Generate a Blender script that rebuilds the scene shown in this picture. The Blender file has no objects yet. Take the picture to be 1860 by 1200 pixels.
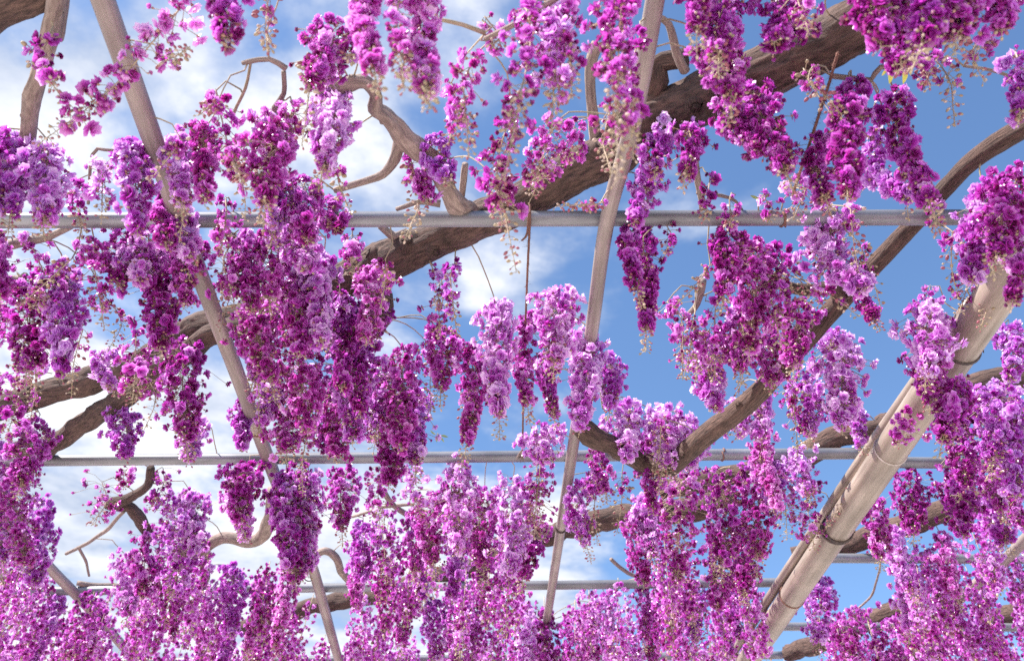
import bpy, math, random
import numpy as np
from mathutils import Vector, Matrix, noise as mnoise

S = bpy.context.scene
COL = S.collection
R = math.radians
# ------------------------------------------------------------------ camera
FPX = 1650.0                     # focal length in photograph pixels (1860 wide)
PITCH = R(38)
EYE = Vector((0, 0, 1.3))
H = 1.85                         # trellis above the eye
cam = bpy.data.cameras.new('camera')
cam.lens = 36 * FPX / 1860; cam.sensor_width = 36; cam.clip_start = .05; cam.clip_end = 3000
cam.dof.use_dof = True; cam.dof.focus_distance = 3.0; cam.dof.aperture_fstop = 3.6
co = bpy.data.objects.new('camera', cam); COL.objects.link(co)
co.location = EYE; co.rotation_euler = (R(90) + PITCH, 0, 0)
S.camera = co
# ------------------------------------------------------------------ world
SUN_DIR = Vector((-.56, -.20, .78)).normalized()      # towards the sun
sun_el = math.asin(SUN_DIR.z); sun_az = math.atan2(SUN_DIR.x, SUN_DIR.y)
w = bpy.data.worlds.new('World'); S.world = w; w.use_nodes = True
nt = w.node_tree; N = nt.nodes; L = nt.links
for n in list(N): N.remove(n)
def nd(t, **k):
    n = N.new(t)
    for a, b in k.items(): setattr(n, a, b)
    return n
def mth(op, a, b=None, c=None, clamp=False):
    n = nd('ShaderNodeMath', operation=op); n.use_clamp = clamp
    for i, v in enumerate((a, b, c)):
        if v is None: continue
        if isinstance(v, (int, float)): n.inputs[i].default_value = v
        else: L.new(v, n.inputs[i])
    return n.outputs[0]
tc = nd('ShaderNodeTexCoord')
sky = nd('ShaderNodeTexSky', sky_type='NISHITA'); sky.sun_disc = False
sky.sun_elevation = sun_el; sky.sun_rotation = sun_az; sky.air_density = 1.0; sky.dust_density = .35; sky.ozone_density = 2.2
sep = nd('ShaderNodeSeparateXYZ'); L.new(tc.outputs['Generated'], sep.inputs[0])
zc = mth('MAXIMUM', sep.outputs[2], .06)
u = mth('DIVIDE', sep.outputs[0], zc); v = mth('DIVIDE', sep.outputs[1], zc)
cmb = nd('ShaderNodeCombineXYZ'); L.new(u, cmb.inputs[0]); L.new(v, cmb.inputs[1])
cmb.inputs[2].default_value = 3.7
n1 = nd('ShaderNodeTexNoise'); n1.inputs['Scale'].default_value = 1.5; n1.inputs['Detail'].default_value = 9; n1.inputs['Roughness'].default_value = .58
n1.inputs['Distortion'].default_value = .25
L.new(cmb.outputs[0], n1.inputs['Vector'])
n2 = nd('ShaderNodeTexNoise'); n2.inputs['Scale'].default_value = 3.4; n2.inputs['Detail'].default_value = 8; n2.inputs['Roughness'].default_value = .6
L.new(cmb.outputs[0], n2.inputs['Vector'])
ub = mth('MAXIMUM', mth('MINIMUM', u, 1.2), -1.2)      # a bank of cloud to the left
vb = mth('MINIMUM', v, 3.4)
cov = mth('MULTIPLY_ADD', ub, -.185, n1.outputs[0])
cov = mth('MULTIPLY_ADD', mth('SUBTRACT', vb, 1.2), .055, cov)   # thicker lower down
cov = mth('MULTIPLY_ADD', mth('SUBTRACT', n2.outputs[0], .5), .42, cov)
cl = nd('ShaderNodeMapRange', interpolation_type='SMOOTHSTEP')
L.new(cov, cl.inputs[0]); cl.inputs[1].default_value = .475; cl.inputs[2].default_value = .70; cl.inputs[4].default_value = .93
shade = nd('ShaderNodeMapRange'); L.new(n2.outputs[0], shade.inputs[0]); shade.inputs[1].default_value = .35; shade.inputs[2].default_value = .62
cc = nd('ShaderNodeMixRGB'); cc.inputs[1].default_value = (2.3, 2.65, 3.35, 1); cc.inputs[2].default_value = (4.9, 4.95, 5.1, 1)
L.new(shade.outputs[0], cc.inputs[0])
mx = nd('ShaderNodeMixRGB'); L.new(cl.outputs[0], mx.inputs[0]); tint = nd('ShaderNodeMixRGB', blend_type='MULTIPLY'); tint.inputs[0].default_value = 1; tint.inputs[2].default_value = (.78, .90, 1.0, 1); L.new(sky.outputs[0], tint.inputs[1]); L.new(tint.outputs[0], mx.inputs[1]); L.new(cc.outputs[0], mx.inputs[2])
bg = nd('ShaderNodeBackground'); bg.inputs[1].default_value = .105
L.new(mx.outputs[0], bg.inputs[0])
ow = nd('ShaderNodeOutputWorld'); L.new(bg.outputs[0], ow.inputs[0])
# ------------------------------------------------------------------ sun
sl = bpy.data.lights.new('sun', 'SUN'); sl.energy = 5.0; sl.angle = R(.53); sl.color = (1, .95, .88)
so = bpy.data.objects.new('sun', sl); COL.objects.link(so)
so.rotation_euler = SUN_DIR.to_track_quat('Z', 'Y').to_euler(); so.location = (-6, -3, 9)
S.view_settings.view_transform = 'Standard'; S.view_settings.look = 'None'
S.view_settings.exposure = 1.25; S.view_settings.gamma = 1; S.view_settings.use_curve_mapping = False
S.cycles.max_bounces = 8; S.cycles.diffuse_bounces = 5; S.cycles.transmission_bounces = 4; S.cycles.glossy_bounces = 3
S.cycles.sample_clamp_indirect = 8; S.cycles.use_denoising = False

# ------------------------------------------------------------------ helpers
CR = Vector((1, 0, 0)); CU = Vector((0, -math.sin(PITCH), math.cos(PITCH))); CF = Vector((0, math.cos(PITCH), math.sin(PITCH)))
def ray(px, py): return CF + CR * ((px - 930) / FPX) + CU * ((600 - py) / FPX)
def at(px, py, dz=0.0):
    """point of the trellis level (H + dz over the eye) seen at a pixel of the photograph"""
    d = ray(px, py); return EYE + d * ((H + dz) / d.z)
def proj(p):
    q = p - EYE; dep = q.dot(CF)
    return 930 + FPX * q.dot(CR) / dep, 600 - FPX * q.dot(CU) / dep, dep
def tag(o, label=None, cat=None, group=None, kind=None):
    if label: o['label'] = label
    if cat: o['category'] = cat
    if group: o['group'] = group
    if kind: o['kind'] = kind
    return o
def link(name, me, parent=None, loc=None):
    o = bpy.data.objects.new(name, me); COL.objects.link(o)
    if parent: o.parent = parent
    if loc is not None: o.location = loc
    return o
def empty(name, loc):
    o = link(name, None, None, loc); o.empty_display_size = .05; return o

class MB:
    def __init__(s): s.v = []; s.f = []; s.m = []; s.uv = []; s.tone = []; s.tip = []
    def add(s, vs, fs, mat=0, uvs=None, tone=0.0, tips=None):
        b = len(s.v); s.v += [tuple(x) for x in vs]
        s.f += [tuple(i + b for i in f) for f in fs]; s.m += [mat] * len(fs)
        s.uv += uvs if uvs else [(0, 0)] * len(vs)
        s.tone += [tone] * len(vs); s.tip += tips if tips else [0.0] * len(vs)
    def mesh(s, name, mats, smooth=True):
        me = bpy.data.meshes.new(name); me.from_pydata(s.v, [], s.f)
        for m in mats: me.materials.append(m)
        me.polygons.foreach_set('material_index', s.m)
        me.polygons.foreach_set('use_smooth', [smooth] * len(s.f))
        if any(u_ != (0, 0) for u_ in s.uv):
            uvl = me.uv_layers.new(name='UVMap'); li = np.zeros(len(me.loops), dtype=np.int32); me.loops.foreach_get('vertex_index', li)
            uvl.data.foreach_set('uv', np.array(s.uv, dtype=np.float32)[li].ravel())
        a = me.attributes.new('tone', 'FLOAT', 'POINT'); a.data.foreach_set('value', s.tone)
        a = me.attributes.new('tip', 'FLOAT', 'POINT'); a.data.foreach_set('value', s.tip)
        return me
    def build(s, name, mats, parent=None, loc=None, smooth=True):
        if not isinstance(mats, (list, tuple)): mats = [mats]
        return link(name, s.mesh(name, mats, smooth), parent, loc)

def catmull(P, Rr, step):
    P = [Vector(p) for p in P]; out = []; ro = []
    if len(P) == 2: Q = [P[0] * 2 - P[1]] + P + [P[1] * 2 - P[0]]
    else: Q = [P[0] * 2 - P[1]] + P + [P[-1] * 2 - P[-2]]
    for i in range(len(P) - 1):
        a, b, c, d = Q[i:i + 4]; n = max(1, int((c - b).length / step))
        for k in range(n):
            t = k / n
            out.append(.5 * ((2 * b) + (c - a) * t + (2 * a - 5 * b + 4 * c - d) * t * t + (3 * b - a - 3 * c + d) * t ** 3))
            ro.append(Rr[i] * (1 - t) + Rr[i + 1] * t)
    out.append(P[-1]); ro.append(Rr[-1]); return out, ro

def tube(mb, P, Rr, sides=8, rough=0.0, ridge=0.0, mat=0, cap=True, seed=0.0, tone=0.0):
    n = len(P); t0 = (P[1] - P[0]).normalized()
    up = Vector((0, 0, 1)) if abs(t0.z) < .9 else Vector((1, 0, 0))
    x = t0.cross(up).normalized(); vs = []; uvs = []; ln = 0
    for i in range(n):
        t = (P[min(i + 1, n - 1)] - P[max(i - 1, 0)]).normalized()
        x = (x - t * x.dot(t)).normalized(); y = t.cross(x)
        if i: ln += (P[i] - P[i - 1]).length
        for k in range(sides):
            a = 2 * math.pi * k / sides; r = Rr[i]
            if rough:
                c, s_ = math.cos(a), math.sin(a)
                f = mnoise.noise(Vector((c * 1.3 + seed, s_ * 1.3, ln * 7))) + .5 * mnoise.noise(Vector((c * 3 + seed, s_ * 3, ln * 22)))
                g = mnoise.noise(Vector((c * 6, s_ * 6 + seed, ln * 12 + a))) + .55 * (1 - 2 * abs(mnoise.noise(Vector((c * 11, s_ * 11 + seed, ln * 26)))))
                r *= 1 + rough * f + ridge * g
            vs.append(P[i] + (x * math.cos(a) + y * math.sin(a)) * r); uvs.append((abs(k / sides * 2 - 1) + .001, ln + .001))
    fs = []
    for i in range(n - 1):
        for k in range(sides):
            k2 = (k + 1) % sides
            fs.append((i * sides + k, i * sides + k2, (i + 1) * sides + k2, (i + 1) * sides + k))
    if cap:
        fs.append(tuple(range(sides))[::-1]); fs.append(tuple((n - 1) * sides + k for k in range(sides)))
    mb.add(vs, fs, mat, uvs, tone)

# ------------------------------------------------------------------ materials
def newmat(name):
    m = bpy.data.materials.new(name); m.use_nodes = True; t = m.node_tree
    for n in list(t.nodes): t.nodes.remove(n)
    o = t.nodes.new('ShaderNodeOutputMaterial'); return m, t, o
def ramp(t, stops):
    r = t.nodes.new('ShaderNodeValToRGB'); e = r.color_ramp.elements
    e[0].position, e[0].color = stops[0][0], (*stops[0][1], 1); e[1].position, e[1].color = stops[-1][0], (*stops[-1][1], 1)
    for p, c in stops[1:-1]: q = e.new(p); q.color = (*c, 1)
    return r
def mat_petal():
    m, t, o = newmat('petal'); n = t.nodes; l = t.links
    oi = n.new('ShaderNodeObjectInfo'); sp = n.new('ShaderNodeSeparateColor'); l.new(oi.outputs['Color'], sp.inputs[0])
    at_ = n.new('ShaderNodeAttribute'); at_.attribute_name = 'tone'
    ti = n.new('ShaderNodeAttribute'); ti.attribute_name = 'tip'
    a = n.new('ShaderNodeMath'); a.operation = 'ADD'; l.new(sp.outputs[0], a.inputs[0]); l.new(at_.outputs['Fac'], a.inputs[1])
    b = n.new('ShaderNodeMath'); b.operation = 'MULTIPLY_ADD'; l.new(ti.outputs['Fac'], b.inputs[0]); b.inputs[1].default_value = .56; l.new(a.outputs[0], b.inputs[2])  # tips pale by pigment, contrast widened to paint in sunlit tips and shaded gaps
    c = n.new('ShaderNodeMath'); c.operation = 'SUBTRACT'; l.new(b.outputs[0], c.inputs[0]); c.inputs[1].default_value = .31
    r1 = ramp(t, [(0, (.17, .007, .085)), (.25, (.38, .017, .29)), (.5, (.59, .065, .57)), (.75, (.73, .25, .78)), (1, (.88, .60, .91))])
    l.new(c.outputs[0], r1.inputs[0])
    hs = n.new('ShaderNodeHueSaturation'); l.new(r1.outputs[0], hs.inputs['Color']); l.new(sp.outputs[1], hs.inputs['Hue'])
    d = n.new('ShaderNodeBsdfDiffuse'); l.new(hs.outputs[0], d.inputs[0])
    tr = n.new('ShaderNodeBsdfTranslucent'); l.new(hs.outputs[0], tr.inputs[0])
    mx_ = n.new('ShaderNodeMixShader'); mx_.inputs[0].default_value = .55; l.new(d.outputs[0], mx_.inputs[1]); l.new(tr.outputs[0], mx_.inputs[2])
    gl = n.new('ShaderNodeBsdfGlossy'); gl.inputs['Roughness'].default_value = .32; gl.inputs[0].default_value = (1, .95, 1, 1)
    m2 = n.new('ShaderNodeMixShader'); m2.inputs[0].default_value = .07; l.new(mx_.outputs[0], m2.inputs[1]); l.new(gl.outputs[0], m2.inputs[2])
    l.new(m2.outputs[0], o.inputs[0]); return m
def mat_simple(name, c1, c2, scale, rough=.7, bump=.0, uvs=None, tone=False, metallic=0.0, fine=60):
    """two colours mixed by noise, on the tube's own length / girth when uvs is given"""
    m, t, o = newmat(name); n = t.nodes; l = t.links
    p = n.new('ShaderNodeBsdfPrincipled'); p.inputs['Roughness'].default_value = rough; p.inputs['Metallic'].default_value = metallic
    tcn = n.new('ShaderNodeTexCoord'); mp = n.new('ShaderNodeMapping')
    l.new(tcn.outputs['UV' if uvs else 'Object'], mp.inputs[0])
    if uvs: mp.inputs['Scale'].default_value = (*uvs, 1)
    nz = n.new('ShaderNodeTexNoise'); nz.inputs['Scale'].default_value = scale; nz.inputs['Detail'].default_value = 6; nz.inputs['Roughness'].default_value = .65
    l.new(mp.outputs[0], nz.inputs['Vector'])
    r1 = ramp(t, [(.32, c1), (.66, c2)]); l.new(nz.outputs[0], r1.inputs[0])
    col = r1.outputs[0]
    nz2 = n.new('ShaderNodeTexNoise'); nz2.inputs['Scale'].default_value = 5; nz2.inputs['Detail'].default_value = 4
    l.new(tcn.outputs['Object'], nz2.inputs['Vector'])
    mr = n.new('ShaderNodeMapRange'); mr.inputs[1].default_value = .3; mr.inputs[2].default_value = .7; mr.inputs[3].default_value = .72; mr.inputs[4].default_value = 1.15
    l.new(nz2.outputs[0], mr.inputs[0])
    mm = n.new('ShaderNodeMixRGB'); mm.blend_type = 'MULTIPLY'; mm.inputs[0].default_value = 1; l.new(col, mm.inputs[1]); l.new(mr.outputs[0], mm.inputs[2])
    l.new(mm.outputs[0], p.inputs['Base Color'])
    if bump:
        bp = n.new('ShaderNodeBump'); bp.inputs['Strength'].default_value = bump; bp.inputs['Distance'].default_value = .01
        l.new(nz.outputs[0], bp.inputs['Height']); l.new(bp.outputs[0], p.inputs['Normal'])
    l.new(p.outputs[0], o.inputs[0]); return m
M_PETAL = mat_petal()
M_BARK = mat_simple('bark', (.022, .012, .011), (.165, .095, .074), 1, .9, 1.0, (18, 22))
M_BARKP = mat_simple('young_bark', (.17, .115, .10), (.40, .30, .255), 1, .85, .6, (6, 22))
M_GALV = mat_simple('galvanised_pipe', (.175, .17, .18), (.31, .305, .32), 1, .42, .02, (2, 3), metallic=.35)
M_TAN = mat_simple('weathered_pole', (.24, .185, .165), (.40, .33, .30), 1, .5, .05, (5, 2.5), metallic=.12)
M_BEAM = mat_simple('beam_steel', (.20, .15, .115), (.43, .35, .295), 1, .46, .03, (5, 1.6), metallic=.12)
M_STEM = mat_simple('stem', (.27, .22, .11), (.47, .35, .27), 30, .7)
M_CALYX = mat_simple('calyx', (.28, .08, .09), (.46, .27, .19), 60, .6)
M_BUDS = [mat_simple('bud_maroon', (.22, .04, .08), (.36, .12, .14), 90, .6), mat_simple('bud_olive', (.26, .18, .10), (.44, .34, .22), 90, .6), mat_simple('bud_pale', (.40, .27, .22), (.60, .47, .38), 90, .6)]
M_ROPE = mat_simple('rope_fibre', (.13, .045, .035), (.33, .17, .13), 1, .95, .6, (6, 90))
M_WIRE = mat_simple('dark_wire', (.035, .022, .022), (.09, .06, .05), 40, .6)
M_BAND = mat_simple('pale_wire', (.40, .34, .30), (.6, .52, .47), 40, .5)
M_LEAF = mat_simple('young_leaf', (.55, .50, .05), (.74, .70, .14), 30, .5)
M_LEAFG = mat_simple('green_leaf', (.22, .30, .07), (.46, .52, .2), 30, .5)
M_GROUND = mat_simple('pale_gravel', (.46, .42, .38), (.62, .57, .52), 12, .95, .3)

# ------------------------------------------------------------------ ground
mb = MB(); mb.add([(-400, -400, 0), (400, -400, 0), (400, 400, 0), (-400, 400, 0)], [(0, 1, 2, 3)])
tag(mb.build('ground', M_GROUND), 'pale gravel ground under the trellis', kind='structure')

# ------------------------------------------------------------------ trellis
PPTS = []
def pole(name, pts, dia, dz, m, label, cat, group=None, sides=20, wob=0.0, step=.06, ring=None):
    P = [at(x, y, dz) for x, y in pts]; o0 = P[0].copy()
    q, r = catmull([p - o0 for p in P], [dia / 2] * len(P), step)
    b = MB(); tube(b, q, r, sides, wob, 0, 0, True, len(name) + pts[0][0] * .01)
    root = b.build(name, m, None, o0); PPTS.extend(p + o0 for p in q)
    if label: tag(root, label, cat, group)
    return root
G_C = 'crosswise pipes of the trellis'; G_L = 'lengthwise poles of the trellis'
pole('crossbar', [(-420, 402), (2300, 393)], .046, 0, M_GALV, 'grey galvanised crossbar running the full width, nearest of the crossbars', 'pipe', G_C)
pole('crossbar', [(-600, 842), (1575, 823)], .046, 0, M_GALV, 'second nearest grey crossbar, tied at the lower end of the long rope', 'pipe', G_C)
pole('crossbar', [(-700, 1082), (1432, 1057)], .046, 0, M_GALV, 'third grey crossbar low in the picture, left of the thick beam', 'pipe', G_C)
pole('crossbar', [(-800, 1212), (1420, 1189)], .046, 0, M_GALV, 'farthest grey crossbar left of the thick beam, mostly buried in flowers', 'pipe', G_C)
pole('crossbar', [(1600, 839), (2300, 848)], .046, -.01, M_GALV, 'upper grey crossbar starting at the right side of the thick beam', 'pipe', G_C)
pole('crossbar', [(1490, 1013), (2400, 1018)], .046, -.01, M_GALV, 'middle grey crossbar to the right of the thick beam', 'pipe', G_C)
pole('crossbar', [(1400, 1137), (2500, 1141)], .046, -.01, M_GALV, 'lowest grey crossbar to the right of the thick beam', 'pipe', G_C)
pole('lengthwise_pole', [(150, -110), (187, 0), (290, 290), (352, 470), (435, 690), (503, 875), (566, 1025), (616, 1200), (660, 1330)], .052, -.05, M_TAN,
     'tan lengthwise pole crossing the left half from top to bottom', 'pole', G_L, wob=.02)
pole('lengthwise_pole', [(1212, -120), (1190, 0), (1148, 230), (1102, 405), (1075, 600), (1052, 740), (1032, 870), (1002, 1070), (975, 1240)], .044, -.047, M_TAN,
     'slender brown lengthwise pole just right of the long rope', 'pole', G_L, wob=.02)
pole('lengthwise_pole', [(-160, 740), (0, 925), (85, 1025), (170, 1112), (260, 1215)], .05, -.047, M_TAN, 'grey brown pole slanting across the lower left corner', 'pole', G_L, wob=.02)
pole('lengthwise_pole', [(2050, 760), (1850, 992), (1745, 1085), (1640, 1192), (1560, 1280)], .05, -.047, M_TAN, 'thin pale pole slanting across the lower right corner', 'pole', G_L, wob=.02)
pole('side_pipe', [(1768, 548), (1604, 780), (1518, 905), (1434, 1030), (1282, 1260)], .046, -.10, M_BEAM, 'thin pale pipe tied along the left flank of the thick beam', 'pipe')
beam = pole('thick_beam', [(2080, 136), (1280, 1316)], .114, -.18, M_BEAM,
            'thick smooth tan beam slanting up to the right edge', 'beam', sides=36)
BZ = -.18
def ring_on(path, px_py, dz, rad, thick, name, m, label, cat, turns=1, parent=None, gap=.009):
    """wire or rope wound round a pole that runs along path (two pixel points) at level dz"""
    a, b_ = at(*path[0], dz), at(*path[1], dz); c = at(*px_py, dz); ax = (b_ - a).normalized()
    c = a + ax * (c - a).dot(ax)
    x = ax.cross(Vector((0, 0, 1))).normalized(); y = ax.cross(x); b = MB()
    pts = []; n = 26 * turns
    for k in range(n + 1):
        an = 2 * math.pi * k / 26
        pts.append((x * math.cos(an) + y * math.sin(an)) * (rad + thick * .6) + ax * (gap * turns * (k / n - .5) + .004 * math.sin(an * 1.5)))
    tube(b, pts, [thick] * len(pts), 6, .1, 0, 0, True, 3)
    tube(b, [pts[0], pts[0] * 1.06 + Vector((.003, 0, -.008)), pts[0] * 1.08 + Vector((.0, 0, -.02))], [thick * .8, thick * .7, thick * .4], 5)
    return tag(b.build(name, m, parent, c), label, cat)
BP = [(1850, 475), (1372, 1180)]
ring_on(BP, (1745, 632), BZ, .057, .0045, 'wire_tie', M_WIRE, 'black wire band round the upper part of the thick beam', 'wire tie')
ring_on(BP, (1612, 818), BZ, .057, .0028, 'wire_tie', M_BAND, 'pale thin wire looped round the thick beam', 'wire tie')
ring_on(BP, (1517, 962), BZ, .057, .006, 'rope_tie', M_WIRE, 'dark brown doubled rope round the middle of the thick beam', 'rope tie', 2, gap=.016)
ring_on(BP, (1437, 1082), BZ, .057, .0032, 'wire_tie', M_ROPE, 'thin brown wire round the lower part of the thick beam', 'wire tie')
C1 = [(0, 400.6), (1860, 394.5)]
ring_on(C1, (580, 399), 0, .023, .0035, 'rope_tie', M_ROPE, 'short brown tie round the nearest crossbar, left of the gnarled branch', 'rope tie', 2)
ring_on(C1, (1424, 396), 0, .023, .003, 'rope_tie', M_ROPE, 'dark tie round the nearest crossbar below the slanting dark rope', 'rope tie', 2)
ring_on([(0, 837), (1575, 823)], (1312, 825), 0, .023, .003, 'rope_tie', M_ROPE, 'brown tie round the second crossbar, right of the forked branch', 'rope tie', 1)
ring_on([(1052, 740), (1002, 1070)], (1017, 958), -.047, .022, .004, 'wire_tie', M_WIRE, 'dark wire knotted on the slender pole above the third crossbar', 'wire tie', 2)
ring_on([(435, 690), (503, 875)], (463, 780), -.05, .026, .004, 'rope_tie', M_ROPE, 'brown cord round the tan left pole near the second crossbar', 'rope tie', 1)
ring_on([(503, 875), (616, 1200)], (574, 1045), -.05, .026, .003, 'wire_tie', M_WIRE, 'thin dark wire round the tan left pole at the third crossbar', 'wire tie', 1)

# ropes
def rope(pts, rad, label, strands=3, fuzz=0, group=None, pitch=.02):
    P = [Vector(p) for p in pts]; o0 = P[0].copy(); q, _ = catmull([p - o0 for p in P], [1] * len(P), .006)
    b = MB(); x = Vector((1, 0, 0)); y = Vector((0, .9, .4)).normalized()
    for s in range(strands):
        pp = []
        for i, p in enumerate(q):
            an = 2 * math.pi * (i * .006 / pitch + s / strands); pp.append(p + (x * math.cos(an) + y * math.sin(an)) * rad * .55)
        tube(b, pp, [rad * .62] * len(pp), 5)
    r = random.Random(4)
    for k in range(fuzz):
        p = r.choice(q); d = Vector((r.gauss(0, 1), r.gauss(0, 1), r.gauss(0, 1))).normalized() * r.uniform(.008, .022)
        tube(b, [p, p + d * .5, p + d + Vector((0, 0, -.004))], [.0005, .0004, .0002], 3)
    return tag(b.build('rope', M_ROPE, None, o0), label, 'rope')
lo = at(951, 832, -.0); 
rope([at(963, 372, .02), at(962, 412, -.03), at(957, 520, -.02), at(951, 700, -.02), at(949, 832, -.025)], .0036, 'long thin reddish rope hanging between the two nearest crossbars', fuzz=120)
rope([at(1522, 96, .0), at(1500, 170, -.04), at(1470, 262, -.06), at(1440, 352, -.03)], .0042, 'dark hairy rope slanting down from the big trunk branch', fuzz=170)
rope([at(961, 385, -.03), at(957, 425, -.05), at(948, 437, -.06)], .0034, 'short frayed rope end knotted under the nearest crossbar', fuzz=30)
b = MB(); r_ = random.Random(8); o0 = at(945, 822, -.03)
for k in range(34):
    d = Vector((r_.uniform(-.02, .02), r_.uniform(-.01, .01), -r_.uniform(.02, .045)))
    tube(b, [Vector((.004, 0, .012)), d * .5 + Vector((r_.gauss(0, .003), 0, 0)), d], [.0012, .001, .0005], 3)
tag(b.build('rope_tassel', M_BARKP, None, o0), 'frayed tan rope tassel on the second crossbar beside the long rope', 'rope')

# ------------------------------------------------------------------ woody vine
WPTS = []
def wood(name, pts, dz, label, cat='branch', m=None, group=None, sides=24, rough=.17, ridge=.13, step=.02, wave=.4, parent=None, knots=0, seed=1):
    """pts: pixel x, y, width in pixels, optional level offset"""
    P = []; Rr = []
    for p in pts:
        q = at(p[0], p[1], dz + (p[3] if len(p) > 3 else 0)); P.append(q); Rr.append(p[2] * proj(q)[2] / FPX / 2)
    o0 = P[0].copy() if parent is None else parent.location.copy()
    q, r = catmull([p - o0 for p in P], Rr, step); b = MB()
    rn = random.Random(seed)
    if sides >= 18:      # swellings along the branch
        r = [x * (1 + wave * .35 * mnoise.noise(Vector((seed * 3.3, i * step * 9, 0)))) for i, x in enumerate(r)]
    # uneven course
    for i in range(1, len(q) - 1):
        q[i] = q[i] + Vector((mnoise.noise(q[i] * 9 + Vector((seed, 0, 0))), mnoise.noise(q[i] * 9 + Vector((0, seed, 4))), mnoise.noise(q[i] * 9 + Vector((5, 0, seed))))) * r[i] * wave
    tube(b, q, r, sides, rough, ridge, 0, True, seed * 3.1)
    WPTS.extend(p + o0 for p in q[::max(1, int(.04 / step))])
    o = b.build(name, m or M_BARK, parent, None if parent else o0)
    if parent is None: tag(o, label, cat, group)
    for k in range(knots):
        i = rn.randrange(1, len(q) - 1); dr = Vector((rn.gauss(0, 1), -abs(rn.gauss(0, 1)), -abs(rn.gauss(0, .8)))).normalized()
        c = q[i] + dr * r[i] * .75; kb = MB()
        tube(kb, [c - dr * r[i] * .3, c + dr * r[i] * .15, c + dr * r[i] * .42, c + dr * r[i] * .46, c + dr * r[i] * .36], [r[i] * .62, r[i] * .5, r[i] * .36, r[i] * .22, r[i] * .05], 9, .15, .1, 0, True, k)
        kb.build('knot', m or M_BARK, o)
    return o
G_B = 'woody branches of the wisteria'
main = wood('trunk_branch', [(1900, -110, 112), (1720, -30, 106), (1560, 48, 98), (1400, 122, 92), (1280, 178, 90), (1180, 222, 90), (1100, 278, 82), (1000, 336, 72), (900, 386, 66), (800, 430, 66), (715, 468, 72), (650, 498, 66),
     (560, 548, 62), (480, 578, 60), (400, 590, 60), (340, 612, 62), (260, 660, 52), (180, 686, 50), (110, 706, 46), (0, 740, 44), (-150, 785, 42)], .10,
     'massive brown trunk branch sweeping from top right to left edge', 'trunk', sides=56, rough=.09, ridge=.085, step=.008, knots=12, wave=.2)
wood('side_stub', [(678, 500, 48), (690, 540, 40), (688, 575, 34, -.03), (675, 597, 26, -.05)], .08, '', parent=main, seed=5)
wood('side_stub', [(1175, 190, 40), (1195, 150, 42, .0), (1190, 118, 38, .02), (1245, 105, 36, .03)], .14, '', parent=main, seed=6)
wood('side_stub', [(1085, 270, 24), (1075, 190, 17, .05), (1072, 120, 19, .1), (1085, 80, 21, .12)], .12, '', parent=main, seed=8, m=M_BARKP)
wood('vine_branch', [(470, 576, 34), (400, 600, 38), (330, 642, 40), (265, 690, 40), (200, 738, 38), (110, 797, 34), (20, 850, 30)], .02, 'lower left branch running just under the massive trunk branch', group=G_B, seed=3, knots=2)
wood('vine_branch', [(580, 166, 16), (604, 156, 22), (640, 148, 28), (664, 150, 26), (682, 174, 22), (680, 198, 30), (700, 212, 30), (735, 245, 34), (765, 270, 36), (790, 292, 33), (806, 330, 31), (826, 365, 32), (848, 386, 38, .06)], .0,
     'crooked gnarled branch zigzagging over white cloud, left of centre top', group=G_B, m=M_BARKP, seed=4, knots=9, rough=.36, ridge=.16, sides=22, step=.01)
wood('vine_branch', [(728, 248, 20), (716, 290, 18), (695, 316, 15), (660, 330, 13), (608, 346, 11)], .0, 'thin curved side branch below the crooked gnarled branch', group=G_B, m=M_BARKP, seed=9, sides=12)
wood('vine_branch', [(1920, 196, 38), (1850, 238, 37), (1812, 260, 36), (1760, 298, 31), (1720, 340, 29), (1640, 426, 31), (1580, 490, 33, -.03), (1520, 553, 35, -.07), (1470, 610, 35, -.11), (1420, 668, 35, -.15), (1350, 736, 37, -.19), (1280, 792, 38, -.21), (1215, 848, 36, -.22)], .05,
     'straight diagonal brown branch from right edge down to the fork', group=G_B, seed=11, knots=4, rough=.1, ridge=.08, wave=.1)
wood('vine_branch', [(1526, 545, 26), (1512, 524, 24), (1480, 526, 22), (1440, 522, 20), (1400, 505, 14), (1370, 490, 8)], -.03, 'hooked side branch curling left off the diagonal branch', group=G_B, seed=12, sides=12)
wood('vine_branch', [(1212, 852, 32, -.03), (1165, 842, 30), (1120, 812, 32), (1072, 790, 40), (1050, 770, 34, .03)], -.14, 'knobbly branch from the fork up to the slender pole', group=G_B, seed=13, knots=3)
wood('vine_branch', [(1950, 690, 54), (1860, 692, 54), (1800, 696, 48), (1740, 715, 44), (1680, 745, 42), (1600, 775, 38)], .08, 'thick brown branch coming in from the right edge behind the beam', group=G_B, seed=14, knots=2)
wood('vine_branch', [(1620, 765, 36), (1540, 790, 38), (1440, 830, 40), (1380, 850, 40), (1315, 864, 36), (1200, 890, 34)], .08, 'grey brown branch passing behind the second crossbar near the beam', group=G_B, seed=15)
wood('vine_branch', [(1880, 880, 44), (1780, 912, 46), (1720, 928, 42), (1640, 950, 36), (1550, 985, 32), (1440, 1010, 30)], .08, 'brown branch right of the beam, above the middle right crossbar', group=G_B, seed=16)
wood('vine_branch', [(1330, 905, 40), (1240, 928, 42), (1150, 935, 42), (1080, 948, 38), (960, 985, 34), (850, 1035, 34), (800, 1048, 36)], .08, 'thick horizontal branch showing behind hanging flowers below the fork', group=G_B, seed=17, knots=2)
wood('vine_branch', [(840, 1040, 34), (780, 1050, 32), (690, 1078, 28), (610, 1092, 28), (540, 1108, 28), (440, 1140, 26)], .07, 'low grey branch just under the third crossbar', group=G_B, seed=18)
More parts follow.
